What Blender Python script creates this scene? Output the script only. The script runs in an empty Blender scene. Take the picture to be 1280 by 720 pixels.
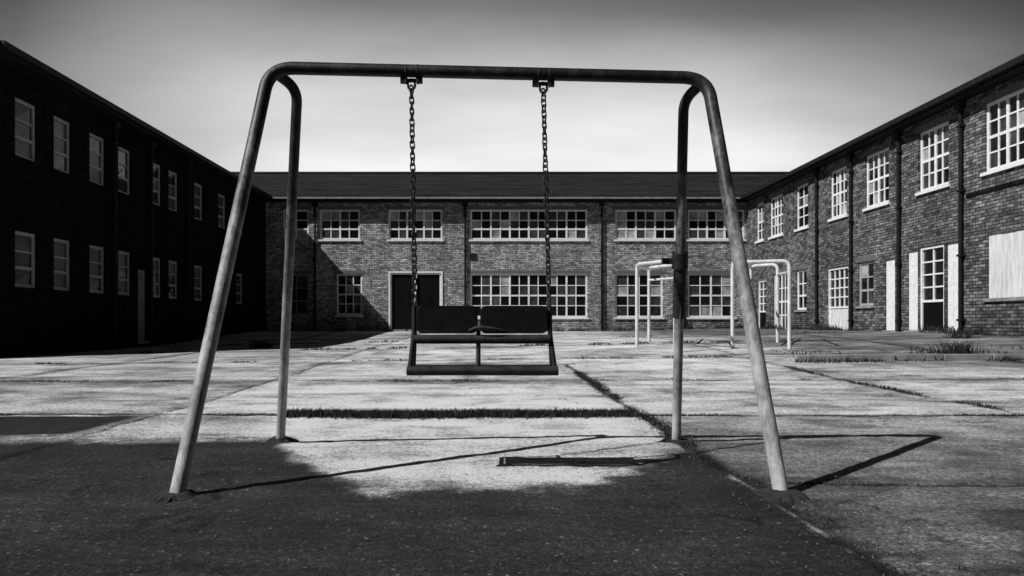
import bpy, bmesh, math, random
import numpy as np
from mathutils import Vector, Matrix
random.seed(7); rng=np.random.default_rng(7)
scene=bpy.context.scene
COL=scene.collection

# ---------------------------------------------------------------- node helpers
def new_mat(name):
    m=bpy.data.materials.new(name); m.use_nodes=True
    nt=m.node_tree; b=nt.nodes['Principled BSDF']; return m,nt,b
def N(nt,t,**kw):
    n=nt.nodes.new(t)
    for k,v in kw.items(): setattr(n,k,v)
    return n
def ramp(nt,stops):
    r=N(nt,'ShaderNodeValToRGB'); e=r.color_ramp.elements
    while len(e)>len(stops): e.remove(e[-1])
    while len(e)<len(stops): e.new(0.5)
    for i,(p,v) in enumerate(stops):
        e[i].position=p; e[i].color=(v,v,v,1)
    return r
def math_n(nt,op,a,b=None,clamp=False):
    n=N(nt,'ShaderNodeMath',operation=op); n.use_clamp=clamp
    for i,v in enumerate((a,b)):
        if v is None: continue
        if isinstance(v,(int,float)): n.inputs[i].default_value=v
        else: nt.links.new(v,n.inputs[i])
    return n.outputs[0]
def noise(nt,vec,scale,detail=4,rough=0.55):
    n=N(nt,'ShaderNodeTexNoise'); n.inputs['Scale'].default_value=scale
    n.inputs['Detail'].default_value=detail; n.inputs['Roughness'].default_value=rough
    nt.links.new(vec,n.inputs['Vector']); return n.outputs['Fac']
def mapping(nt,scale=(1,1,1),rot=(0,0,0)):
    tc=N(nt,'ShaderNodeTexCoord'); mp=N(nt,'ShaderNodeMapping')
    mp.inputs['Scale'].default_value=scale; mp.inputs['Rotation'].default_value=rot
    nt.links.new(tc.outputs['Object'],mp.inputs['Vector']); return mp.outputs[0]
def bump(nt,b,h,strength,dist):
    bp=N(nt,'ShaderNodeBump'); bp.inputs['Strength'].default_value=strength
    bp.inputs['Distance'].default_value=dist
    nt.links.new(h,bp.inputs['Height']); nt.links.new(bp.outputs[0],b.inputs['Normal'])

def simple(name,lo,hi,scale=6,rough=0.6,bmp=0.3,stretch=(1,1,1),metal=0,spec=0.4):
    m,nt,b=new_mat(name); v=mapping(nt,stretch)
    f=noise(nt,v,scale,6,0.65); r=ramp(nt,[(0.3,lo),(0.7,hi)])
    nt.links.new(f,r.inputs[0]); nt.links.new(r.outputs[0],b.inputs['Base Color'])
    b.inputs['Roughness'].default_value=rough; b.inputs['Metallic'].default_value=metal
    b.inputs['Specular IOR Level'].default_value=spec
    if bmp: bump(nt,b,noise(nt,v,scale*6,4),bmp,0.01)
    return m

def brick_mat(name,c1,c2,mortar,stain=0.5):
    m,nt,b=new_mat(name)
    tc=N(nt,'ShaderNodeTexCoord'); sp=N(nt,'ShaderNodeSeparateXYZ')
    nt.links.new(tc.outputs['Object'],sp.inputs[0])
    u=math_n(nt,'ADD',sp.outputs[0],sp.outputs[1])
    cb=N(nt,'ShaderNodeCombineXYZ'); nt.links.new(u,cb.inputs[0]); nt.links.new(sp.outputs[2],cb.inputs[1])
    bt=N(nt,'ShaderNodeTexBrick'); nt.links.new(cb.outputs[0],bt.inputs['Vector'])
    bt.inputs['Scale'].default_value=1.0
    bt.inputs['Brick Width'].default_value=0.26; bt.inputs['Row Height'].default_value=0.09
    bt.inputs['Mortar Size'].default_value=0.012; bt.inputs['Mortar Smooth'].default_value=0.2
    bt.inputs['Bias'].default_value=-0.15
    bt.inputs['Color1'].default_value=(c1,)*3+(1,); bt.inputs['Color2'].default_value=(c2,)*3+(1,)
    bt.inputs['Mortar'].default_value=(mortar,)*3+(1,)
    mp=N(nt,'ShaderNodeMapping'); mp.inputs['Scale'].default_value=(1.6,0.22,1)
    nt.links.new(cb.outputs[0],mp.inputs[0])
    n1=noise(nt,cb.outputs[0],0.45,6,0.7); n2=noise(nt,mp.outputs[0],1.0,5,0.65)
    n3=noise(nt,cb.outputs[0],7.0,3,0.7)
    s=math_n(nt,'MULTIPLY',n1,n2); r=ramp(nt,[(0.12,1-stain),(0.38,1.15)]); nt.links.new(s,r.inputs[0])
    r3=ramp(nt,[(0.3,0.4),(0.72,1.9)]); nt.links.new(n3,r3.inputs[0])
    rz=ramp(nt,[(0.0,0.35),(0.16,0.95),(0.9,1.0),(1.0,0.75)]); nt.links.new(math_n(nt,'DIVIDE',math_n(nt,'ADD',sp.outputs[2],math_n(nt,'MULTIPLY',math_n(nt,'SUBTRACT',n1,0.5),2.0)),7.2),rz.inputs[0])
    cur=bt.outputs['Color']
    for o_ in (r.outputs[0],r3.outputs[0],rz.outputs[0]):
        m1=N(nt,'ShaderNodeMix',data_type='RGBA',blend_type='MULTIPLY'); m1.inputs[0].default_value=1
        nt.links.new(cur,m1.inputs[6]); nt.links.new(o_,m1.inputs[7]); cur=m1.outputs[2]
    nt.links.new(cur,b.inputs['Base Color'])
    b.inputs['Roughness'].default_value=0.95; b.inputs['Specular IOR Level'].default_value=0.05
    h=math_n(nt,'SUBTRACT',n3,bt.outputs['Fac']); bump(nt,b,h,0.7,0.015)
    return m

M={}
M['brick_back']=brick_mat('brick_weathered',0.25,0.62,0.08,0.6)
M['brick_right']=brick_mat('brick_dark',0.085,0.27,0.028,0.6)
M['brick_left']=brick_mat('brick_sooty',0.007,0.016,0.005,0.5)  # near-black: the left wing's shade is put into its brick colour
M['brick_lintel']=simple('brick_lintel',0.06,0.16,9,0.9,0.4)
M['white']=simple('white_window_paint',0.62,0.88,9,0.5,0.2)
M['offwhite']=simple('board_paint',0.42,0.8,3,0.7,0.3,(1,4,0.5))
M['concrete']=simple('concrete_trim',0.14,0.3,4,0.9,0.4)
M['darkmetal']=simple('dark_pipe_paint',0.006,0.018,8,0.6,0.2,spec=0.15)
M['darkdoor']=simple('dark_door_paint',0.002,0.006,5,0.7,0.2,spec=0.08)
def glass(name,v,rough):
    m,nt,b=new_mat(name); vv=mapping(nt); f=noise(nt,vv,1.7,4,0.6)
    r=ramp(nt,[(0.35,v*0.4),(0.7,v*1.5)]); nt.links.new(f,r.inputs[0]); nt.links.new(r.outputs[0],b.inputs['Base Color'])
    b.inputs['Roughness'].default_value=rough
    bump(nt,b,noise(nt,vv,2.5,2),0.15,0.02)
    return m
M['g0']=glass('window_glass_dark',0.006,0.08)
M['g1']=glass('window_glass_dusty',0.05,0.25)
M['g2']=glass('window_glass_blind',0.35,0.4)
m,nt,b=new_mat('roof_tiles'); v=mapping(nt)
w=N(nt,'ShaderNodeTexWave'); w.bands_direction='Z'; w.inputs['Scale'].default_value=1.4; w.inputs['Distortion'].default_value=0.6
w.wave_profile='SAW'; nt.links.new(v,w.inputs['Vector'])
f=noise(nt,mapping(nt,(0.25,1,3)),2.0,6,0.7); r=ramp(nt,[(0.3,0.008),(0.72,0.036)]); nt.links.new(f,r.inputs[0])
r2=ramp(nt,[(0.0,0.35),(0.25,1.0)]); nt.links.new(w.outputs['Fac'],r2.inputs[0])
mx=N(nt,'ShaderNodeMix',data_type='RGBA',blend_type='MULTIPLY'); mx.inputs[0].default_value=1
nt.links.new(r.outputs[0],mx.inputs[6]); nt.links.new(r2.outputs[0],mx.inputs[7]); nt.links.new(mx.outputs[2],b.inputs['Base Color'])
b.inputs['Roughness'].default_value=0.95; b.inputs['Specular IOR Level'].default_value=0.05
bump(nt,b,w.outputs['Fac'],0.5,0.04); M['roof']=m

# ---------------------------------------------------------------- mesh builder
class MB:
    def __init__(s): s.v=[]; s.f=[]; s.m=[]; s.mats=[]
    def mi(s,mat):
        if mat not in s.mats: s.mats.append(mat)
        return s.mats.index(mat)
    def face(s,pts,mat):
        i=len(s.v); s.v+= [tuple(p) for p in pts]; s.f.append(tuple(range(i,i+len(pts)))); s.m.append(s.mi(mat))
    def hexa(s,c,mat):
        i=len(s.v); s.v+=[tuple(p) for p in c]; k=s.mi(mat)
        for q in ((0,3,2,1),(4,5,6,7),(0,1,5,4),(1,2,6,5),(2,3,7,6),(3,0,4,7)):
            s.f.append(tuple(i+a for a in q)); s.m.append(k)
    def box(s,x0,x1,y0,y1,z0,z1,mat,T=None):
        c=[(x0,y0,z0),(x1,y0,z0),(x1,y1,z0),(x0,y1,z0),(x0,y0,z1),(x1,y0,z1),(x1,y1,z1),(x0,y1,z1)]
        if T: c=[T(*p) for p in c]
        s.hexa(c,mat)
    def cyl(s,p0,p1,r,mat,n=10,r1=None):
        p0=Vector(p0);p1=Vector(p1); d=(p1-p0).normalized(); r1=r if r1 is None else r1
        a=d.orthogonal().normalized(); b_=d.cross(a); i=len(s.v); k=s.mi(mat)
        for p,rr in ((p0,r),(p1,r1)):
            for j in range(n):
                t=2*math.pi*j/n; s.v.append(tuple(p+a*math.cos(t)*rr+b_*math.sin(t)*rr))
        for j in range(n):
            s.f.append((i+j,i+(j+1)%n,i+n+(j+1)%n,i+n+j)); s.m.append(k)
        s.f.append(tuple(i+n-1-j for j in range(n))); s.m.append(k)
        s.f.append(tuple(i+n+j for j in range(n))); s.m.append(k)
    def tube(s,pts,r,mat,n=14):
        pts=[Vector(p) for p in pts]; k=s.mi(mat); rings=[]
        t0=(pts[1]-pts[0]).normalized(); a=t0.orthogonal().normalized()
        for i,p in enumerate(pts):
            t=(pts[min(i+1,len(pts)-1)]-pts[max(i-1,0)]).normalized()
            a=(a-t*a.dot(t)).normalized(); b_=t.cross(a); base=len(s.v)
            for j in range(n):
                th=2*math.pi*j/n; s.v.append(tuple(p+(a*math.cos(th)+b_*math.sin(th))*r))
            rings.append(base)
        for q,w_ in zip(rings[:-1],rings[1:]):
            for j in range(n):
                s.f.append((q+j,q+(j+1)%n,w_+(j+1)%n,w_+j)); s.m.append(k)
        s.f.append(tuple(rings[0]+n-1-j for j in range(n))); s.m.append(k)
        s.f.append(tuple(rings[-1]+j for j in range(n))); s.m.append(k)
    def torus_link(s,c,up,side,L,W,r,mat):
        pts=[]
        for j in range(12):
            t=2*math.pi*j/12; x=math.cos(t)*(W/2); y=math.sin(t)*(W/2)+(1 if math.sin(t)>0 else -1)*(L-W)/2
            pts.append(c+side*x+up*y)
        nrm=up.cross(side); k=s.mi(mat); i=len(s.v)
        for j,p in enumerate(pts):
            rad=(p-c).normalized()
            for q in range(6):
                th=2*math.pi*q/6; s.v.append(tuple(p+(rad*math.cos(th)+nrm*math.sin(th))*r))
        for j in range(12):
            for q in range(6):
                a_=i+j*6+q; b2=i+j*6+(q+1)%6; c2=i+((j+1)%12)*6+(q+1)%6; d=i+((j+1)%12)*6+q
                s.f.append((a_,b2,c2,d)); s.m.append(k)
    def obj(s,name,parent=None,smooth=False,fix=True,bevel=0):
        me=bpy.data.meshes.new(name); me.from_pydata(s.v,[],s.f)
        for mt in s.mats: me.materials.append(mt)
        me.polygons.foreach_set('material_index',s.m)
        if fix:
            bm=bmesh.new(); bm.from_mesh(me); bmesh.ops.recalc_face_normals(bm,faces=bm.faces[:]); bm.to_mesh(me); bm.free()
        if smooth:
            me.polygons.foreach_set('use_smooth',[True]*len(me.polygons))
        o=bpy.data.objects.new(name,me); COL.objects.link(o)
        if smooth:
            me.set_sharp_from_angle(angle=math.radians(40))
        if bevel:
            md=o.modifiers.new('bevel','BEVEL'); md.width=bevel; md.segments=2; md.limit_method='ANGLE'
        if parent: o.parent=parent
        return o
def empty(name):
    o=bpy.data.objects.new(name,None); COL.objects.link(o); return o
def fillet(pts,rad,n=8):
    pts=[Vector(p) for p in pts]; out=[pts[0]]
    for i in range(1,len(pts)-1):
        a=(pts[i-1]-pts[i]); b_=(pts[i+1]-pts[i]); r=min(rad,a.length*.45,b_.length*.45)
        p0=pts[i]+a.normalized()*r; p2=pts[i]+b_.normalized()*r
        for j in range(n+1):
            t=j/n; out.append(p0*(1-t)**2+pts[i]*2*t*(1-t)+p2*t*t)
    out.append(pts[-1]); return out

# ---------------------------------------------------------------- terrain
def sm(a,b,x):
    t=np.clip((x-a)/(b-a),0,1); return t*t*(3-2*t)
def gz(x,y):
    x=np.clip(x,-14,14)
    return sm(7,22,y)*(0.28+0.022*x)+sm(22,37,y)*np.maximum(0.13-0.022*x,0)
_tab={}
def vnoise(x,y,seed=0):
    if seed not in _tab: _tab[seed]=np.random.default_rng(seed).random((256,256))
    r=_tab[seed]
    xi=np.floor(x).astype(int); yi=np.floor(y).astype(int); fx=x-xi; fy=y-yi
    fx=fx*fx*(3-2*fx); fy=fy*fy*(3-2*fy)
    g=lambda a,b:r[a%256,b%256]
    return (g(xi,yi)*(1-fx)+g(xi+1,yi)*fx)*(1-fy)+(g(xi,yi+1)*(1-fx)+g(xi+1,yi+1)*fx)*fy
def fbm(x,y,s,seed=0,o=4):
    v=0;a=0.5
    for i in range(o):
        v=v+a*vnoise(x*s,y*s,seed+i); s*=2.07; a*=0.5
    return v/(1-0.5**o)

def axis(segs):
    out=[]
    for a,b,st in segs: out+=list(np.arange(a,b,st))
    return np.array(out)
xs=axis([(-900,-60,60),(-60,-16,4),(-16,-6,0.2),(-6,-4,0.07),(-4,4,0.027),(4,7,0.05),(7,16,0.15),(16,60,4),(60,901,60)])
ys=axis([(-400,-20,40),(-20,0,2),(0,2,0.2),(2,7.6,0.025),(7.6,12,0.045),(12,20,0.1),(20,40,0.3),(40,100,6),(100,1500,100)])
X,Y=np.meshgrid(xs,ys)
wob=(fbm(X,Y,1.3,3)-0.5)*0.14
wob2=(fbm(X,Y,6,9)-0.5)*0.10
jx=np.full_like(X,99.)
for c,wd in ((-7.4,1.2),(-3.1,0.7),(1.4,1.2),(5.05,0.9),(9.4,1.2)):
    mask=np.where((c==1.4)&(Y>13),5,0)
    jx=np.minimum(jx,np.abs(X-c+wob+wob2)/wd+mask)
jy=np.full_like(X,99.)
for c,wd in ((6.7,1.9),(10.3,1.4),(14.2,1.6),(18.5,1.8),(24,1.8),(30,2)):
    jy=np.minimum(jy,np.abs(Y-c+wob*1.3+wob2)/wd)
jy=np.minimum(jy,np.where(X>1.4,np.abs(Y-3.85+wob*2+wob2)/0.7,99))
jy=np.minimum(jy,np.where((X<-1.5),np.abs(Y-5.4+wob*1.5+wob2)/0.8,99))
jd=np.minimum(jx,jy)
brk=0.35+0.9*fbm(X,Y,2.2,77,3)
joint=np.clip((1-jd/0.05)*brk*1.3,0,1)
wide=np.clip(1-jd/0.3,0,1)*fbm(X,Y,5,21)
cr=np.abs(fbm(X,Y,0.55,33,5)-0.5); crack=np.clip(1-cr/0.005,0,1)*(fbm(X,Y,0.4,41,2)>0.42)
cr2=np.abs(fbm(X*0.6,Y*1.6,1.1,133,5)-0.5); crack=np.maximum(crack,0.8*np.clip(1-cr2/0.008,0,1)*(fbm(X,Y,0.3,141,2)>0.5)*(Y>6.7))
arc=np.abs(np.sqrt(((X-0.1)/1.35)**2+((Y-4.9)/1.0)**2)-1); arcm=np.clip(1-arc/0.022,0,1)*(Y>5.1)*0.55*fbm(X,Y,3,91,3)*1.5
joint=np.maximum(joint,crack*0.75); joint=np.maximum(joint,np.clip(arcm,0,1))
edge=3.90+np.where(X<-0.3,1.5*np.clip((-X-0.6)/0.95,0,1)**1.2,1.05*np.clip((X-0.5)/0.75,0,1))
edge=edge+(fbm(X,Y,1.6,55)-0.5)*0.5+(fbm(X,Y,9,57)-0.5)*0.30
tar_shade=np.clip((edge-Y)/0.5+0.35,0,1); tar_shade=tar_shade*tar_shade*(3-2*tar_shade)  # tarmac patch; foreground shade is put into this soft dark mask too
tar_shade=tar_shade*np.clip((1.42-X+wob*1.5+wob2)/0.05,0,1)
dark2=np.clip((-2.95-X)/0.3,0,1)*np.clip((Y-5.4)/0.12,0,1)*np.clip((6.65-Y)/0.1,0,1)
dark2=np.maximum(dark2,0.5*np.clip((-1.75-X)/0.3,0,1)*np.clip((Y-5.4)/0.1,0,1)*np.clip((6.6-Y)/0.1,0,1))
alb=np.full_like(X,0.66)
slab=vnoise(np.floor((X+3.1)/4.3)*3.3+7,np.floor((Y-6.7)/3.7)*5.1+3,88)
alb*=0.8+0.4*slab
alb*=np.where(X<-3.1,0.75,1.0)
alb=np.where((X>1.4)&(Y<6.7),0.15+0.18*sm(3.2,6.2,Y),alb)  # near right slabs darkened towards the camera; lens vignetting put into albedo
alb=np.where((X<1.4)&(Y<6.65),1.0,alb)
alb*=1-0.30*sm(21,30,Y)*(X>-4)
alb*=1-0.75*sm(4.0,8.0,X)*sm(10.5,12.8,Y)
st=fbm(X*0.45,Y*1.5,0.8,201,5); st2=fbm(X,Y,3.2,211,5)
alb*=np.clip(0.6+1.4*(st-0.28),0.4,1.3)*np.clip(0.6+1.4*(st2-0.22),0.4,1.3)
lich=np.clip((fbm(X*0.8,Y*1.2,2.1,231,5)-0.58)/0.08,0,1); alb*=1-0.4*lich
alb=alb*(1-tar_shade)+0.027*tar_shade*np.clip(0.5+1.0*st2*2*st,0.4,1.8)
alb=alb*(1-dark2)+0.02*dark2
streak=fbm(X*0.35,Y*2.8,1.0,61,5)
alb=alb*np.clip(0.2+1.8*np.where(Y>6.7,streak,0.5),0.25,1.6)
alb=alb*(1-0.55*wide)
Z=gz(X,Y)+(fbm(X,Y,0.7,5)-0.5)*0.03*np.clip(1-tar_shade,0.4,1)
Z=Z-joint*0.012+(fbm(X,Y,9,15,3)-0.5)*0.011*(np.abs(X)<6.5)*(Y<12)
ny,nx=X.shape
V=np.stack([X,Y,Z],-1).reshape(-1,3)
idx=np.arange(nx*ny).reshape(ny,nx)
F=np.stack([idx[:-1,:-1],idx[:-1,1:],idx[1:,1:],idx[1:,:-1]],-1).reshape(-1,4)
me=bpy.data.meshes.new('ground')
me.vertices.add(len(V)); me.vertices.foreach_set('co',V.ravel())
me.loops.add(F.size); me.loops.foreach_set('vertex_index',F.ravel().astype(np.int32))
me.polygons.add(len(F)); me.polygons.foreach_set('loop_start',(np.arange(len(F))*4).astype(np.int32))
me.polygons.foreach_set('loop_total',np.full(len(F),4,dtype=np.int32))
me.update(); me.validate()
me.polygons.foreach_set('use_smooth',[True]*len(F))
for nm,arr in (('albedo',alb),('joint',joint),('tar',tar_shade)):
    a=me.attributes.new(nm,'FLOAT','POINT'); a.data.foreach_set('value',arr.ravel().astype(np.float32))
g=bpy.data.objects.new('ground',me); COL.objects.link(g)
def ground_h(x,y):
    x=max(-14,min(14,x))
    def s(a,b_,t):
        t=max(0,min(1,(t-a)/(b_-a))); return t*t*(3-2*t)
    return s(7,22,y)*(0.28+0.022*x)+s(22,37,y)*max(0.13-0.022*x,0)
m,nt,b=new_mat('worn_concrete_and_tarmac'); v=mapping(nt)
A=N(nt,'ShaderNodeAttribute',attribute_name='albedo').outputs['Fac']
J=N(nt,'ShaderNodeAttribute',attribute_name='joint').outputs['Fac']
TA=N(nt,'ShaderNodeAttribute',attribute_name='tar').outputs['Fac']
n2=noise(nt,v,26,7,0.8); n3=noise(nt,mapping(nt,(0.5,2.2,1)),2.3,7,0.72)
n4=noise(nt,v,75,4,0.85)
r2=ramp(nt,[(0.34,0.32),(0.5,1.0),(0.66,2.0)]); nt.links.new(n2,r2.inputs[0])
r3=ramp(nt,[(0.34,0.6),(0.6,1.25)]); nt.links.new(n3,r3.inputs[0])
r4=ramp(nt,[(0.34,0.28),(0.52,1.0),(0.66,2.6)]); nt.links.new(n4,r4.inputs[0])
vo=N(nt,'ShaderNodeTexVoronoi'); vo.inputs['Scale'].default_value=48; nt.links.new(v,vo.inputs['Vector'])
sc=N(nt,'ShaderNodeSeparateColor'); nt.links.new(vo.outputs['Color'],sc.inputs[0])
pk=math_n(nt,'MULTIPLY',math_n(nt,'GREATER_THAN',sc.outputs[0],0.88),math_n(nt,'LESS_THAN',vo.outputs['Distance'],0.38))
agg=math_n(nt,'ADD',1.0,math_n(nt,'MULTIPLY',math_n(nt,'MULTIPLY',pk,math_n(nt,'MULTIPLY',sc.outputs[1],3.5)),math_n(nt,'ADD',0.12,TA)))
c=A
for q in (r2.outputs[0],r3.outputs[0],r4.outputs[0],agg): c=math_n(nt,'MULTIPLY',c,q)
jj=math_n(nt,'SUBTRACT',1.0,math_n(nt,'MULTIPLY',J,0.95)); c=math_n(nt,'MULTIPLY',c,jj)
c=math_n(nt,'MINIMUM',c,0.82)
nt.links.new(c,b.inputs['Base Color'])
b.inputs['Roughness'].default_value=0.8; b.inputs['Specular IOR Level'].default_value=0.22
hh=math_n(nt,'ADD',math_n(nt,'MULTIPLY',n2,1.0),math_n(nt,'ADD',math_n(nt,'MULTIPLY',n4,0.8),math_n(nt,'MULTIPLY',pk,0.25)))
bump(nt,b,hh,0.9,0.02)
me.materials.append(m)

# ---------------------------------------------------------------- buildings
def building(name,T,u0,u1,depth,zb,ze,brick,openings,pipes,zg):
    root=empty(name)
    W=MB()
    us=sorted(set([u0,u1]+[o['u'][0] for o in openings]+[o['u'][1] for o in openings]))
    zs=sorted(set([zb,ze]+[o['z'][0] for o in openings]+[o['z'][1] for o in openings]))
    def inside(u,z):
        return any(o['u'][0]<u<o['u'][1] and o['z'][0]<z<o['z'][1] for o in openings)
    for a,b_ in zip(us[:-1],us[1:]):
        for c0,c1 in zip(zs[:-1],zs[1:]):
            if not inside((a+b_)/2,(c0+c1)/2):
                W.face([T(a,0,c0),T(b_,0,c0),T(b_,0,c1),T(a,0,c1)],brick)
    RD=-0.14
    for o in openings:
        a,b_=o['u']; c0,c1=o['z']
        W.face([T(a,0,c0),T(a,RD,c0),T(a,RD,c1),T(a,0,c1)],brick)
        W.face([T(b_,0,c0),T(b_,RD,c0),T(b_,RD,c1),T(b_,0,c1)],brick)
        W.face([T(a,0,c0),T(b_,0,c0),T(b_,RD,c0),T(a,RD,c0)],brick)
        W.face([T(a,0,c1),T(b_,0,c1),T(b_,RD,c1),T(a,RD,c1)],brick)
    D=-depth
    W.face([T(u0,0,zb),T(u0,D,zb),T(u0,D,ze),T(u0,0,ze)],brick)
    W.face([T(u1,0,zb),T(u1,D,zb),T(u1,D,ze),T(u1,0,ze)],brick)
    W.face([T(u0,D,zb),T(u1,D,zb),T(u1,D,ze),T(u0,D,ze)],brick)
    W.obj('walls',root,fix=False)
    FR=MB(); GL=MB(); TR=MB(); DR=MB()
    for o in openings:
        a,b_=o['u']; c0,c1=o['z']; k=o.get('kind','win'); fm=o.get('fm',M['white'])
        bb=lambda x0,x1,d0,d1,z0,z1,mt,mb=FR: mb.box(x0,x1,d0,d1,z0,z1,mt,T)
        if k=='win':
            e=0.085; f0,f1=-0.125,-0.06
            bb(a,b_,f0,f1,c0,c0+e,fm); bb(a,b_,f0,f1,c1-e,c1,fm)
            bb(a,a+e,f0,f1,c0+e,c1-e,fm); bb(b_-e,b_,f0,f1,c0+e,c1-e,fm)
            groups=o.get('g',1); cols=o.get('c',2); rows=o.get('r',3)
            gw=(b_-a-2*e)/groups
            for gi in range(groups):
                ga=a+e+gi*gw
                if gi: bb(ga-0.045,ga+0.045,f0+0.003,f1-0.003,c0+e,c1-e,fm)
                for ci in range(1,cols):
                    x=ga+gw*ci/cols; bb(x-0.025,x+0.025,-0.115,-0.073,c0+e,c1-e,fm)
                for ci in range(cols):
                    for ri in range(rows):
                        z0=c0+e+(c1-c0-2*e)*ri/rows; z1=c0+e+(c1-c0-2*e)*(ri+1)/rows
                        x0=ga+gw*ci/cols; x1=ga+gw*(ci+1)/cols
                        t=random.random(); pb=o.get('blind',0.12)
                        gm=M['g2'] if t<pb else (M['g1'] if t<pb+0.3 else M['g0'])
                        if o.get('dim'): gm=M['g1'] if t<0.6 else M['g0']
                        j=lambda: -0.098+random.uniform(-0.006,0.006)
                        GL.face([T(x0,j(),z0),T(x1,j(),z0),T(x1,j(),z1),T(x0,j(),z1)],gm)
            for ri in range(1,rows):
                z=c0+e+(c1-c0-2*e)*ri/rows; w=0.04 if ri==rows//2 else 0.022
                bb(a+e,b_-e,-0.113,-0.071,z-w,z+w,fm)
            bb(a-0.08,b_+0.08,-0.13,0.07,c0-0.09,c0-0.003,o.get('sill',M['concrete']),TR)
            bb(a-0.15,b_+0.15,-0.05,0.012,c1+0.003,c1+0.17,o.get('lintel',M['brick_lintel']),TR)
        elif k=='board':
            n=max(2,int((b_-a)/0.42)); w=(b_-a)/n
            for i in range(n):
                dd=random.uniform(-0.008,0.008)
                bb(a+i*w+0.006,a+(i+1)*w-0.006,-0.11,-0.05+dd,c0,c1,o.get('bm',M['offwhite']),DR)
            bb(a-0.08,b_+0.08,-0.13,0.07,c0-0.09,c0-0.003,M['concrete'],TR)
        elif k=='door':
            mid=(a+b_)/2; dm=o.get('dm',M['darkdoor'])
            bb(a,a+0.07,-0.13,-0.03,c0,c1,fm); bb(b_-0.07,b_,-0.13,-0.03,c0,c1,fm); bb(a+0.07,b_-0.07,-0.13,-0.03,c1-0.08,c1,fm)
            tz=c1-0.55
            if o.get('double'):
                bb(a+0.07,mid-0.05,-0.125,-0.07,c0,c1-0.08,dm,DR); bb(mid+0.05,b_-0.07,-0.125,-0.07,c0,c1-0.08,dm,DR)
                bb(mid-0.06,mid+0.06,-0.13,0.01,c0,c1-0.08,o.get('mm',fm))
                bb(a-0.09,a-0.003,0.002,0.04,c0,c1+0.09,fm); bb(b_+0.003,b_+0.09,0.002,0.04,c0,c1+0.09,fm); bb(a-0.003,b_+0.003,0.002,0.04,c1+0.003,c1+0.09,fm)
                for s in (-1,1):
                    bb(mid+s*0.62-0.28,mid+s*0.62+0.28,-0.07,-0.062,c0+1.1,c0+1.9,M['g0'],DR)
            elif o.get('glazed'):
                rz=c0+0.85
                bb(a+0.07,b_-0.07,-0.125,-0.07,c0,rz,dm,DR)
                bb(a+0.07,b_-0.07,-0.13,-0.04,rz,rz+0.07,fm)
                bb(a+0.07,b_-0.07,-0.12,-0.1,rz+0.07,c1-0.08,M['g0'],DR)
                nc=max(2,int((b_-a)/0.4))
                for q in range(1,nc):
                    x=a+0.07+(b_-a-0.14)*q/nc; bb(x-0.025,x+0.025,-0.098,-0.06,rz+0.07,c1-0.08,fm)
                for q in range(1,4):
                    z=rz+0.07+(c1-0.15-rz)*q/4; bb(a+0.07,b_-0.07,-0.096,-0.062,z-0.022,z+0.022,fm)
            else:
                bb(a+0.07,b_-0.07,-0.125,-0.07,c0,tz,dm,DR)
                bb(a+0.07,b_-0.07,-0.13,-0.04,tz,tz+0.06,fm)
                bb(a+0.07,b_-0.07,-0.12,-0.1,tz+0.06,c1-0.08,M['g0'],DR)
            bb(a-0.1,b_+0.1,-0.14,0.25,c0-0.1,c0-0.004,M['concrete'],TR)
    FR.obj('window_frames',root); GL.obj('window_panes',root); TR.obj('sills_and_lintels',root)
    if DR.v: DR.obj('doors_and_boards',root)
    P=MB()
    for u in pipes:
        P.cyl(T(u,0.09,zb),T(u,0.09,ze-0.25),0.055,M['darkmetal'],8)
        P.box(u-0.13,u+0.13,0.02,0.2,ze-0.35,ze-0.15,M['darkmetal'],T)
        z=zb+1.2
        while z<ze-0.5:
            P.box(u-0.09,u+0.09,0.002,0.15,z,z+0.06,M['darkmetal'],T); z+=1.8
    P.obj('downpipes',root)
    return root

ZB=-0.3; ZE=7.15
TB=lambda u,d,z:(u,37-d,z)
ob=[]
for a,b_,g_,c_ in ((-8.72,-6.67,2,2),(-5.19,-2.43,3,2),(-0.99,5.02,6,2),(6.46,9.59,3,2),(10.2,13.1,3,2)):
    ob.append(dict(u=(a,b_),z=(5.12,6.66),g=g_,c=c_,r=3,blind=0.16,sill=M['white']))
ob+=[dict(u=(-7.86,-6.55),z=(1.25,3.35),g=1,c=3,r=4,sill=M['white']),
     dict(u=(-5.1,-2.5),z=(0.5,3.4),kind='door',double=True,fm=M['white'],mm=M['white']),
     dict(u=(-0.99,5.02),z=(1.12,3.37),g=6,c=2,r=4,blind=0.1,sill=M['white']),
     dict(u=(6.46,8.9),z=(1.12,3.37),g=2,c=2,r=4,sill=M['white']),
     dict(u=(10.2,12.6),z=(1.12,3.37),g=2,c=2,r=4,sill=M['white']),
     dict(u=(-10.6,-9.3),z=(5.12,6.66),g=1,c=2,r=3),dict(u=(-10.6,-9.3),z=(1.25,3.35),g=1,c=2,r=3,fm=M['concrete'])]
rb=building('brick_school_building',TB,-11.5,13.2,10,ZB,ZE,M['brick_back'],ob,[-1.25,5.75,9.9,-8.95],0.41)
R=MB()
def prism_roof(R,T,u0,u1,d0,d1,ze,zr,th=0.16):
    dm=(d0+d1)/2
    for (da,db) in ((d0,dm),(dm,d1)):
        za,zb_=(ze,zr) if da==d0 else (zr,ze)
        R.hexa([T(u0,da,za-th),T(u1,da,za-th),T(u1,db,zb_-th),T(u0,db,zb_-th),T(u0,da,za),T(u1,da,za),T(u1,db,zb_),T(u0,db,zb_)],M['roof'])
    for u in (u0+0.3,u1-0.3):
        R.face([T(u,d0,ze-th),T(u,d1,ze-th),T(u,dm,zr-th)],M['brick_left'])
prism_roof(R,TB,-16.4,18.2,0.45,-10.45,7.3,9.55)
R.obj('roof',rb)
E=MB()
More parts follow.
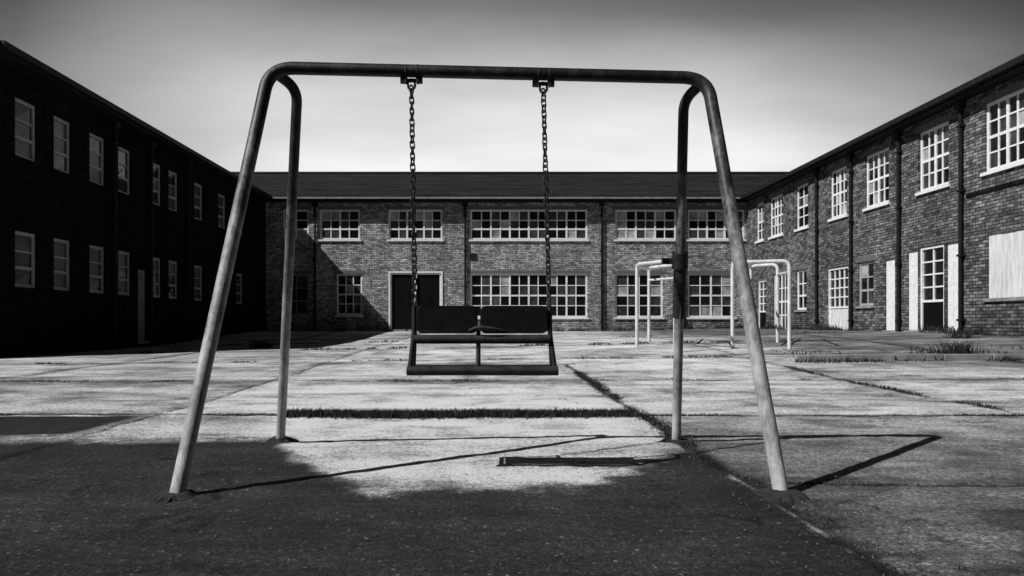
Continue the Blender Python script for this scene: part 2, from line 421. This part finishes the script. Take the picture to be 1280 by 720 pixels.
E.box(-11.45,13.15,-0.02,0.36,ZE-0.14,ZE-0.03,M['darkmetal'],TB)
E.box(-11.3,13.0,0.455,0.56,7.13,7.22,M['concrete'],TB)
E.cyl(TB(-16.3,-5,9.57),TB(18.1,-5,9.57),0.09,M['darkmetal'],8)
E.box(-1.0,-0.7,0.002,0.05,4.1,4.4,M['darkmetal'],TB)
E.obj('gutter_and_ridge',rb)
TL=lambda u,d,z:(-11.5+d,u,z)
ol=[]
M['greyframe']=simple('grimy_window_paint',0.22,0.45,7,0.6,0.2)  # left wing's shade put into the frame paint; one right-wing window shares it
for a,b_ in ((17.45,18.3),(19.0,19.8),(20.7,21.55),(22.3,23.1),(24.5,25.25),(25.8,26.6),(28.05,28.9),(30.5,31.4),(32.7,33.6)):
    for z in ((4.9,6.35),(1.72,3.1)):
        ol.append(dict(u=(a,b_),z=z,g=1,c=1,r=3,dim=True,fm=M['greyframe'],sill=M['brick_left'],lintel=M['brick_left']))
ol.append(dict(u=(23.55,24.1),z=(0.25,2.6),kind='board',bm=M['concrete']))
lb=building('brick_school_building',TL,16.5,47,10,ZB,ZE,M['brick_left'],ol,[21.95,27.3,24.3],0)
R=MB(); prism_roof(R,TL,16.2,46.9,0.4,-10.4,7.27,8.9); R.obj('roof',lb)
E=MB(); E.box(16.3,36.4,0.405,0.52,7.1,7.25,M['darkmetal'],TL); E.box(16.5,36.4,0.0,0.38,ZE-0.12,ZE-0.03,M['darkmetal'],TL); E.obj('gutter',lb)
TR_=lambda u,d,z:(13.2-d,u,z)
orr=[]
for a,b_,g_ in ((17.0,19.2,3),(20.7,22.15,2),(23.8,25.3,2),(26.6,27.9,2),(29.85,31.0,1),(32.4,33.9,2),(34.7,35.6,1)):
    orr.append(dict(u=(a,b_),z=(4.85,6.68),g=g_,c=2,r=4,blind=0.14,sill=M['white']))
orr+=[dict(u=(16.2,19.1),z=(1.5,3.2),kind='board'),
      dict(u=(20.28,20.82),z=(0.62,3.15),kind='board',bm=M['white']),
      dict(u=(20.92,22.1),z=(0.62,3.15),kind='door',glazed=True,fm=M['white']),
      dict(u=(22.2,22.75),z=(0.62,3.1),kind='board',bm=M['white']),
      dict(u=(23.45,24.05),z=(0.6,2.95),kind='board',bm=M['white']),
      dict(u=(24.75,25.8),z=(1.45,3.0),g=1,c=2,r=3,fm=M['greyframe']),
      dict(u=(26.5,28.1),z=(0.55,2.95),kind='door',glazed=True,fm=M['white'],dm=M['offwhite']),
      dict(u=(30.0,31.0),z=(1.4,3.1),g=1,c=2,r=3),
      dict(u=(31.9,33.5),z=(0.5,3.1),g=2,c=2,r=4),
      dict(u=(34.4,35.4),z=(0.5,2.9),kind='door',fm=M['white'],glazed=True)]
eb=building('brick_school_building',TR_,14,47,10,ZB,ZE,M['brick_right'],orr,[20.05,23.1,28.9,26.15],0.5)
R=MB(); prism_roof(R,TR_,13.7,46.9,0.4,-10.4,7.27,8.9); R.obj('roof',eb)
E=MB(); E.box(13.8,36.4,0.405,0.52,7.1,7.25,M['darkmetal'],TR_); E.box(14,36.4,0.0,0.38,ZE-0.12,ZE-0.03,M['darkmetal'],TR_)
E.box(14,19.9,0.003,0.03,4.3,4.42,M['brick_left'],TR_)
E.obj('gutter',eb)

# ---------------------------------------------------------------- swing set
sw=empty('swing_set')
m,nt,b=new_mat('worn_dark_frame_paint')
tc=N(nt,'ShaderNodeTexCoord'); sp=N(nt,'ShaderNodeSeparateXYZ'); nt.links.new(tc.outputs['Object'],sp.inputs[0])
v=mapping(nt,(1,1,0.45)); f1=noise(nt,v,7,8,0.7); f2=noise(nt,v,45,5,0.7)
wz=ramp(nt,[(0.0,0.36),(0.45,0.27),(0.75,0.14),(0.97,0.0)]); nt.links.new(math_n(nt,'DIVIDE',sp.outputs[2],2.4),wz.inputs[0])  # paint tone by height: paler towards the feet, black at the top bar
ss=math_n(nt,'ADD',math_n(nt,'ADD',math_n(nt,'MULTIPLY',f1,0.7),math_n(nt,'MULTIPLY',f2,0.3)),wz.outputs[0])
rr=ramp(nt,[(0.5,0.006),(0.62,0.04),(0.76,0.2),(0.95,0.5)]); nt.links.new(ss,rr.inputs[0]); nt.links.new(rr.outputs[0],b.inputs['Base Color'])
b.inputs['Roughness'].default_value=0.48; b.inputs['Specular IOR Level'].default_value=0.35
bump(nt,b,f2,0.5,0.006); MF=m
MC=simple('rusty_chain_steel',0.006,0.03,30,0.6,0.3,spec=0.3)
MS=simple('black_seat_plastic',0.003,0.009,12,0.6,0.25,spec=0.12)
MST=simple('seat_steel_frame',0.008,0.035,14,0.6,0.3,spec=0.2)
S=MB()
main=fillet([(-1.556,3.547,-0.06),(-1.316,4.31,2.388),(1.322,4.375,2.348),(1.47,3.60,-0.06)],0.15,12)
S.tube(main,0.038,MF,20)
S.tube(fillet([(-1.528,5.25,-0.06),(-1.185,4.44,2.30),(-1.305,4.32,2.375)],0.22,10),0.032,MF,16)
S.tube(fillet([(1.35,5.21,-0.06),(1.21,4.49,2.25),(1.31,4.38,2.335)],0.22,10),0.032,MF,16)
def lerp(a,b_,t): return tuple(a[i]+(b_[i]-a[i])*t for i in range(3))
a_,b_=(1.35,5.21,0),(1.21,4.49,2.25)
S.tube([lerp(a_,b_,0.40),lerp(a_,b_,0.555)],0.043,MC,14)
S.tube([lerp(a_,b_,0.545),lerp(a_,b_,0.59)],0.053,MC,14)
p_=lerp(a_,b_,0.565); S.box(p_[0]-0.12,p_[0],p_[1]-0.02,p_[1]+0.02,p_[2]-0.02,p_[2]+0.02,MC)
S.obj('frame',sw,smooth=True)
BP=MB(); soil=simple('broken_footing_soil',0.008,0.03,20,0.95,0.8); BP.mi(soil)
for (x,y) in ((-1.556,3.55),(1.47,3.60),(-1.528,5.25),(1.35,5.21)):
    i=len(BP.v); n=26; BP.v.append((x,y,0.026))
    for rr_,z in ((0.06,0.022),(0.13,-0.010)):
        for j in range(n):
            t=2*math.pi*j/n; q=rr_*random.uniform(0.75,1.3); BP.v.append((x+q*math.cos(t),y+q*math.sin(t)*1.1,z+random.uniform(-.004,.006)))
    for j in range(n):
        BP.f.append((i,i+1+j,i+1+(j+1)%n)); BP.m.append(0)
        BP.f.append((i+1+j,i+1+n+j,i+1+n+(j+1)%n,i+1+(j+1)%n)); BP.m.append(0)
BP.obj('footings',sw)
CH=MB()
for top,bot in ((Vector((-0.470,4.332,2.283)),Vector((-0.440,4.235,0.985))),(Vector((0.325,4.352,2.270)),Vector((0.350,4.235,0.985)))):
    L=(top-bot).length; n=int(round(L/0.034)); up_=(top-bot).normalized()
    for i in range(n):
        c=bot+up_*(L*(i+0.5)/n); sx=Vector((1,0,0)) if i%2 else Vector((0,1,0))
        ang=random.uniform(-0.35,0.35)+0.6; q=Matrix.Rotation(ang,3,up_); sx=(q@sx); sx=(sx-up_*sx.dot(up_)).normalized()
        CH.torus_link(c,up_,sx,0.047,0.028,0.0056,MC)
    bx,by,bz=top.x,top.y,top.z+0.03
    CH.cyl((bx-0.060,by,bz+0.005),(bx+0.060,by,bz+0.005),0.012,MC,10)
    for s in (-1,1):
        CH.cyl((bx+s*0.043,by,bz+0.005),(bx+s*0.066,by,bz+0.005),0.020,MC,6)
        CH.box(bx+s*0.036-0.006,bx+s*0.036+0.006,by-0.018,by+0.018,bz-0.012,bz+0.05,MC)
    CH.torus_link(Vector((bx,by,bz-0.018)),Vector((0,0,1)),Vector((1,0,0)),0.06,0.044,0.008,MC)
    CH.cyl((bx-0.04,by,bz+0.056),(bx-0.028,by,bz+0.056),0.045,MC,18); CH.cyl((bx+0.028,by,bz+0.056),(bx+0.04,by,bz+0.056),0.045,MC,18)
CH.obj('chains_and_shackles',sw,smooth=True)
# two-seat bench hung facing the school
SE=MB()
xL,xR,xM=-0.432,0.345,-0.064
YB=4.12
def tb(p,r,rad=0.05,mt=MST,n=10): SE.tube(fillet(p,rad,5) if len(p)>2 else p,r,mt,n)
tb([(-0.470,YB-0.03,0.588),(0.390,YB-0.03,0.588)],0.027)
tb([(-0.45,YB+0.22,0.588),(0.37,YB+0.22,0.588)],0.014)
for x,xb in ((xL,-0.455),(xR,0.372)):
    tb([(xb,YB-0.02,0.60),(x,YB,0.80),(x,YB+0.01,0.955)],0.014)
    tb([(x-0.0,YB+0.0,0.95),(x,YB+0.115,0.985),(xb,YB+0.22,0.60)],0.011)
    tb([(xb,YB-0.02,0.588),(xb,YB+0.22,0.588)],0.012)
tb([(xM,YB-0.02,0.60),(xM,YB,0.82)],0.013)
tb([(xL,YB-0.012,0.767),(xR,YB-0.012,0.767)],0.026)
tb([(xM-0.05,YB-0.02,0.815),(xM+0.0,YB-0.045,0.838),(xM+0.09,YB-0.045,0.826),(xM+0.15,YB-0.02,0.812)],0.011)
SE.obj('seat_frame',sw,smooth=True)
SP=MB()
for x0,x1 in ((-0.44,xM-0.004),(xM+0.004,0.36)):
    SP.box(x0,x1,YB+0.0,YB+0.205,0.592,0.610,MS)
for x0,x1 in ((xL+0.014,xM-0.004),(xM+0.010,xR-0.012)):
    z0,z1=0.800,0.958; r=0.035; ring=[]
    for cx,cz,a0 in ((x1-r,z1-r,0),(x0+r,z1-r,90),(x0+r,z0+r,180),(x1-r,z0+r,270)):
        for j in range(5):
            t=math.radians(a0+j*22.5); ring.append((cx+r*math.cos(t),cz+r*math.sin(t)))
    i=len(SP.v); n=len(ring); k=SP.mi(MS)
    for y in (YB-0.02,YB+0.002):
        for (px,pz) in ring:
            q=(px-x0)/(x1-x0); SP.v.append((px,y-0.02*math.sin(math.pi*q),pz))
    SP.f.append(tuple(range(i,i+n))); SP.m.append(k); SP.f.append(tuple(range(i+2*n-1,i+n-1,-1))); SP.m.append(k)
    for j in range(n): SP.f.append((i+j,i+(j+1)%n,i+n+(j+1)%n,i+n+j)); SP.m.append(k)
SP.obj('seat_and_backrest_panels',sw,bevel=0.004)

# ---------------------------------------------------------------- white frames
MW=simple('white_tube_paint',0.4,0.75,5,0.45,0.15,(1,1,0.5))
def cframe(posts,rungs,h):
    root=empty('white_climbing_frame'); Bm=MB()
    (A_,B_,C_,D_)=posts
    def P(p,z): return (p[0],p[1],ground_h(*p)+z)
    for a,b2 in ((A_,B_),(C_,D_)):
        Bm.tube(fillet([P(a,-0.1),P(a,h),P(b2,h),P(b2,-0.1)],0.16,8),0.042,MW,12)
    Bm.tube([P(A_,h-0.02),P(C_,h-0.02)],0.03,MW,10); Bm.tube([P(B_,h-0.25),P(D_,h-0.25)],0.03,MW,10)
    for (p,q,z) in rungs: Bm.tube([P(posts[p],z),P(posts[q],z)],0.03,MW,10)
    Bm.obj('tubes',root,smooth=True)
cframe([(3.52,17.2),(3.97,15.4),(4.25,19.2),(4.62,17.6)],[(2,3,1.65)],1.98)
cframe([(5.5,16.3),(6.62,15.9),(6.75,18.6),(7.2,18.0)],[(0,2,1.6)],1.95)

# ---------------------------------------------------------------- kerb
K=MB()
x=5.6
while x<13.0:
    L=0.9; y=13.1+0.05*math.sin(x); z=ground_h(x,y); dz=random.uniform(-.015,.015)
    K.box(x,x+L-0.015,y,y+0.16,z-0.1,z+0.12+dz,M['concrete']); x+=L
K.obj('kerb',None,bevel=0.012)

# ---------------------------------------------------------------- weeds
def weed_mat():
    m,nt,b=new_mat('weed_blades'); f=noise(nt,mapping(nt),9,3); r=ramp(nt,[(0.3,0.010),(0.7,0.045)])
    nt.links.new(f,r.inputs[0]); nt.links.new(r.outputs[0],b.inputs['Base Color']); b.inputs['Roughness'].default_value=0.8
    b.inputs['Specular IOR Level'].default_value=0.15
    return m
WV=[];WF=[];woff=0
def blades(x,y,h,w):
    global woff
    n=len(x); x=np.asarray(x);y=np.asarray(y)
    z=gz(x,y)-0.006; a=rng.uniform(0,6.283,n); l=rng.uniform(0.2,0.9,n)*h; b2=rng.uniform(0,6.283,n)
    dx,dy=np.cos(a)*w,np.sin(a)*w; lx,ly=np.cos(b2)*l,np.sin(b2)*l
    P=np.stack([np.stack([x-dx,y-dy,z],-1),np.stack([x+dx,y+dy,z],-1),
      np.stack([x+dx*.7+lx*.4,y+dy*.7+ly*.4,z+h*.6],-1),np.stack([x-dx*.7+lx*.4,y-dy*.7+ly*.4,z+h*.6],-1),
      np.stack([x+lx,y+ly,z+h],-1)],1).reshape(-1,3)
    WV.append(P); i=woff+np.arange(n)*5
    for k in i.tolist(): WF.append((k,k+1,k+2,k+3)); WF.append((k+3,k+2,k+4))
    woff+=n*5
def line(kind,c,a,b2,n,h,sp,w=0.004,clump=0.45,taper=None):
    t=rng.uniform(a,b2,n); cl=fbm(t,np.full(n,float(c)),1.6,71,3); keep=cl>clump; t=t[keep]; cl=cl[keep]; n=len(t)
    s=rng.normal(0,sp,n); cc=np.full(n,float(c))
    if kind=='x': yy=t; xx=cc+s-(fbm(cc,t,1.3,3)-.5)*.14
    else: xx=t; yy=cc+s-(fbm(t,cc,1.3,3)-.5)*.18
    hh=h*rng.uniform(0.25,1.1,n)*(0.5+np.clip((cl-clump)*5,0,1))
    blades(xx,yy,hh,w)
line('y',6.66,-1.9,1.35,13000,0.045,0.08,0.005,clump=0.0)
line('y',6.7,-6,-1.8,1800,0.02,0.03); line('y',6.62,1.4,7,3500,0.022,0.03,clump=0.42)
line('x',1.42,2.4,5,2500,0.010,0.04,0.003,clump=0.5); line('x',1.42,5,12,5000,0.022,0.045,clump=0.35)
line('x',5.05,5,13,2500,0.03,0.04,clump=0.4)
line('y',3.85,1.6,5,900,0.014,0.03,clump=0.5)
line('y',10.3,-8,9,3500,0.03,0.08,0.006,0.5); line('y',14.2,-9,5,2500,0.045,0.1,0.008,0.52)
line('y',18.5,-9,9,2500,0.06,0.15,0.01,0.52); line('y',13.05,5.5,13,2200,0.07,0.12,0.008,0.5)
line('y',36.85,-8,13,2000,0.2,0.12,0.02,0.48); line('x',13.05,14,36,2500,0.18,0.12,0.015,0.48)
line('y',14.5,6,13,1800,0.06,0.6,0.01,0.54); line('y',24,-9,12,1800,0.06,0.3,0.014,0.52)
for cx,cy,n,h in ((9.1,14.0,240,0.36),(8.1,13.3,90,0.18),(-6.5,20.5,200,0.3),(11.9,18.2,150,0.3)):
    blades(cx+rng.normal(0,.16,n),cy+rng.normal(0,.1,n),h*rng.uniform(.3,1,n),0.009)
me=bpy.data.meshes.new('weeds'); me.from_pydata(np.concatenate(WV).tolist(),[],WF); me.materials.append(weed_mat())
o=bpy.data.objects.new('weeds',me); COL.objects.link(o)

# ---------------------------------------------------------------- loose gravel and leaf litter
D=MB(); gm=simple('gravel_grit',0.02,0.14,25,0.9,0.3)
lm=simple('dead_leaf',0.05,0.16,20,0.8,0.2)
for _ in range(1500):
    if random.random()<0.5:
        y=random.uniform(2.4,8); x=1.45+random.gauss(0,0.2)
    else:
        y=2.35+9*random.random()**1.5; x=random.uniform(-0.72,0.78)*y
    s=random.uniform(0.0015,0.005)*(1 if random.random()>0.03 else 2); z=0.002+ground_h(x,y)
    a=random.uniform(0,3.14); c_,s_=math.cos(a),math.sin(a); pts=[]
    for (px,py) in ((1,0),(-.3,.8),(-.9,-.5)):
        px*=s*random.uniform(.8,1.3); py*=s*random.uniform(.8,1.3); pts.append((x+px*c_-py*s_,y+px*s_+py*c_,z-0.004))
    tip=(x,y,z+s*random.uniform(.8,1.3)); i=len(D.v); D.v+=pts+[tip]; k=D.mi(gm)
    for q in ((0,1,3),(1,2,3),(2,0,3)): D.f.append(tuple(i+t for t in q)); D.m.append(k)
D.obj('loose_gravel',None,fix=True)
D=MB()
for _ in range(60):
    y=2.4+7*random.random()**1.5; x=(random.uniform(-0.7,0.75)*y) if random.random()<0.5 else 1.45+random.gauss(0,.3); s=random.uniform(0.007,0.016); a=random.uniform(0,6.28)
    c_,s_=math.cos(a),math.sin(a); z=ground_h(x,y)+0.006
    pr=[(-1,0,0.0),(-.4,.45,.35),(.4,.4,.5),(1.1,0,.2),(.4,-.45,.45),(-.4,-.4,.2)]
    D.face([(x+(p*c_-q*s_)*s,y+(p*s_+q*c_)*s,z+h_*s) for p,q,h_ in pr],lm)
D.obj('fallen_leaves',None,fix=False)

# ---------------------------------------------------------------- camera
cam=bpy.data.cameras.new('camera'); co=bpy.data.objects.new('camera',cam); COL.objects.link(co)
co.location=(0,0,0.863); co.rotation_euler=(math.radians(90),0,0)
cam.sensor_width=36; cam.lens=900/1280*36; cam.shift_x=28/1280; cam.shift_y=43/1280
cam.clip_start=0.05; cam.clip_end=5000; scene.camera=co

# ---------------------------------------------------------------- light
sd=Vector((-2.08,-1.08,2.32)).normalized()
sun=bpy.data.lights.new('sun','SUN'); sun.energy=5.0; sun.angle=math.radians(0.5); sun.color=(1,1,1)
so=bpy.data.objects.new('sun',sun); COL.objects.link(so); so.rotation_euler=sd.to_track_quat('Z','Y').to_euler()
wd=bpy.data.worlds.new('World'); scene.world=wd; wd.use_nodes=True; nt=wd.node_tree
bg=nt.nodes['Background']; bg.inputs['Strength'].default_value=0.1
sky=N(nt,'ShaderNodeTexSky',sky_type='NISHITA'); sky.sun_disc=False
sky.sun_elevation=math.asin(sd.z); sky.sun_rotation=math.atan2(sd.x,sd.y)
spc=N(nt,'ShaderNodeSeparateColor'); nt.links.new(sky.outputs[0],spc.inputs[0])   # red-filtered black and white film
tc=N(nt,'ShaderNodeTexCoord')
vm=N(nt,'ShaderNodeVectorMath',operation='NORMALIZE'); nt.links.new(tc.outputs['Generated'],vm.inputs[0])
dt=N(nt,'ShaderNodeVectorMath',operation='DOT_PRODUCT'); nt.links.new(vm.outputs[0],dt.inputs[0])
dt.inputs[1].default_value=Vector((0.04,1.0,0.15)).normalized()
sep=N(nt,'ShaderNodeSeparateXYZ'); nt.links.new(vm.outputs[0],sep.inputs[0])
iz=math_n(nt,'ADD',math_n(nt,'MAXIMUM',sep.outputs[2],0.02),0.25)
cbn=N(nt,'ShaderNodeCombineXYZ'); nt.links.new(math_n(nt,'DIVIDE',sep.outputs[0],iz),cbn.inputs[0]); nt.links.new(math_n(nt,'DIVIDE',sep.outputs[1],iz),cbn.inputs[1])
mp=N(nt,'ShaderNodeMapping'); mp.inputs['Scale'].default_value=(0.7,1.5,1); mp.inputs['Rotation'].default_value=(0,0,0.6); mp.inputs['Location'].default_value=(3.1,1.7,0); nt.links.new(cbn.outputs[0],mp.inputs[0])
cl=noise(nt,mp.outputs[0],1.0,6,0.45)
clr=ramp(nt,[(0.30,0.78),(0.5,0.98),(0.70,1.18)]); nt.links.new(cl,clr.inputs[0])
el=ramp(nt,[(0.0,1.0),(0.20,1.0),(0.27,0.80),(0.33,0.55),(0.40,0.24),(0.50,0.04)]); nt.links.new(math_n(nt,'SUBTRACT',sep.outputs[2],math_n(nt,'MULTIPLY',math_n(nt,'SUBTRACT',cl,0.5),0.14)),el.inputs[0])
az=ramp(nt,[(0.0,0.01),(0.74,0.05),(0.81,0.2),(0.88,0.58),(0.955,1.0)]); nt.links.new(dt.outputs['Value'],az.inputs[0])
c=math_n(nt,'MULTIPLY',el.outputs[0],az.outputs[0])
c=math_n(nt,'MULTIPLY',c,clr.outputs[0])
c=math_n(nt,'MULTIPLY',c,8.6)
c=math_n(nt,'ADD',c,math_n(nt,'MULTIPLY',spc.outputs[0],0.07))
nt.links.new(c,bg.inputs['Color'])
scene.view_settings.view_transform='Standard'; scene.view_settings.look='None'; scene.view_settings.exposure=0
print('verts',len(V),'weeds',woff)
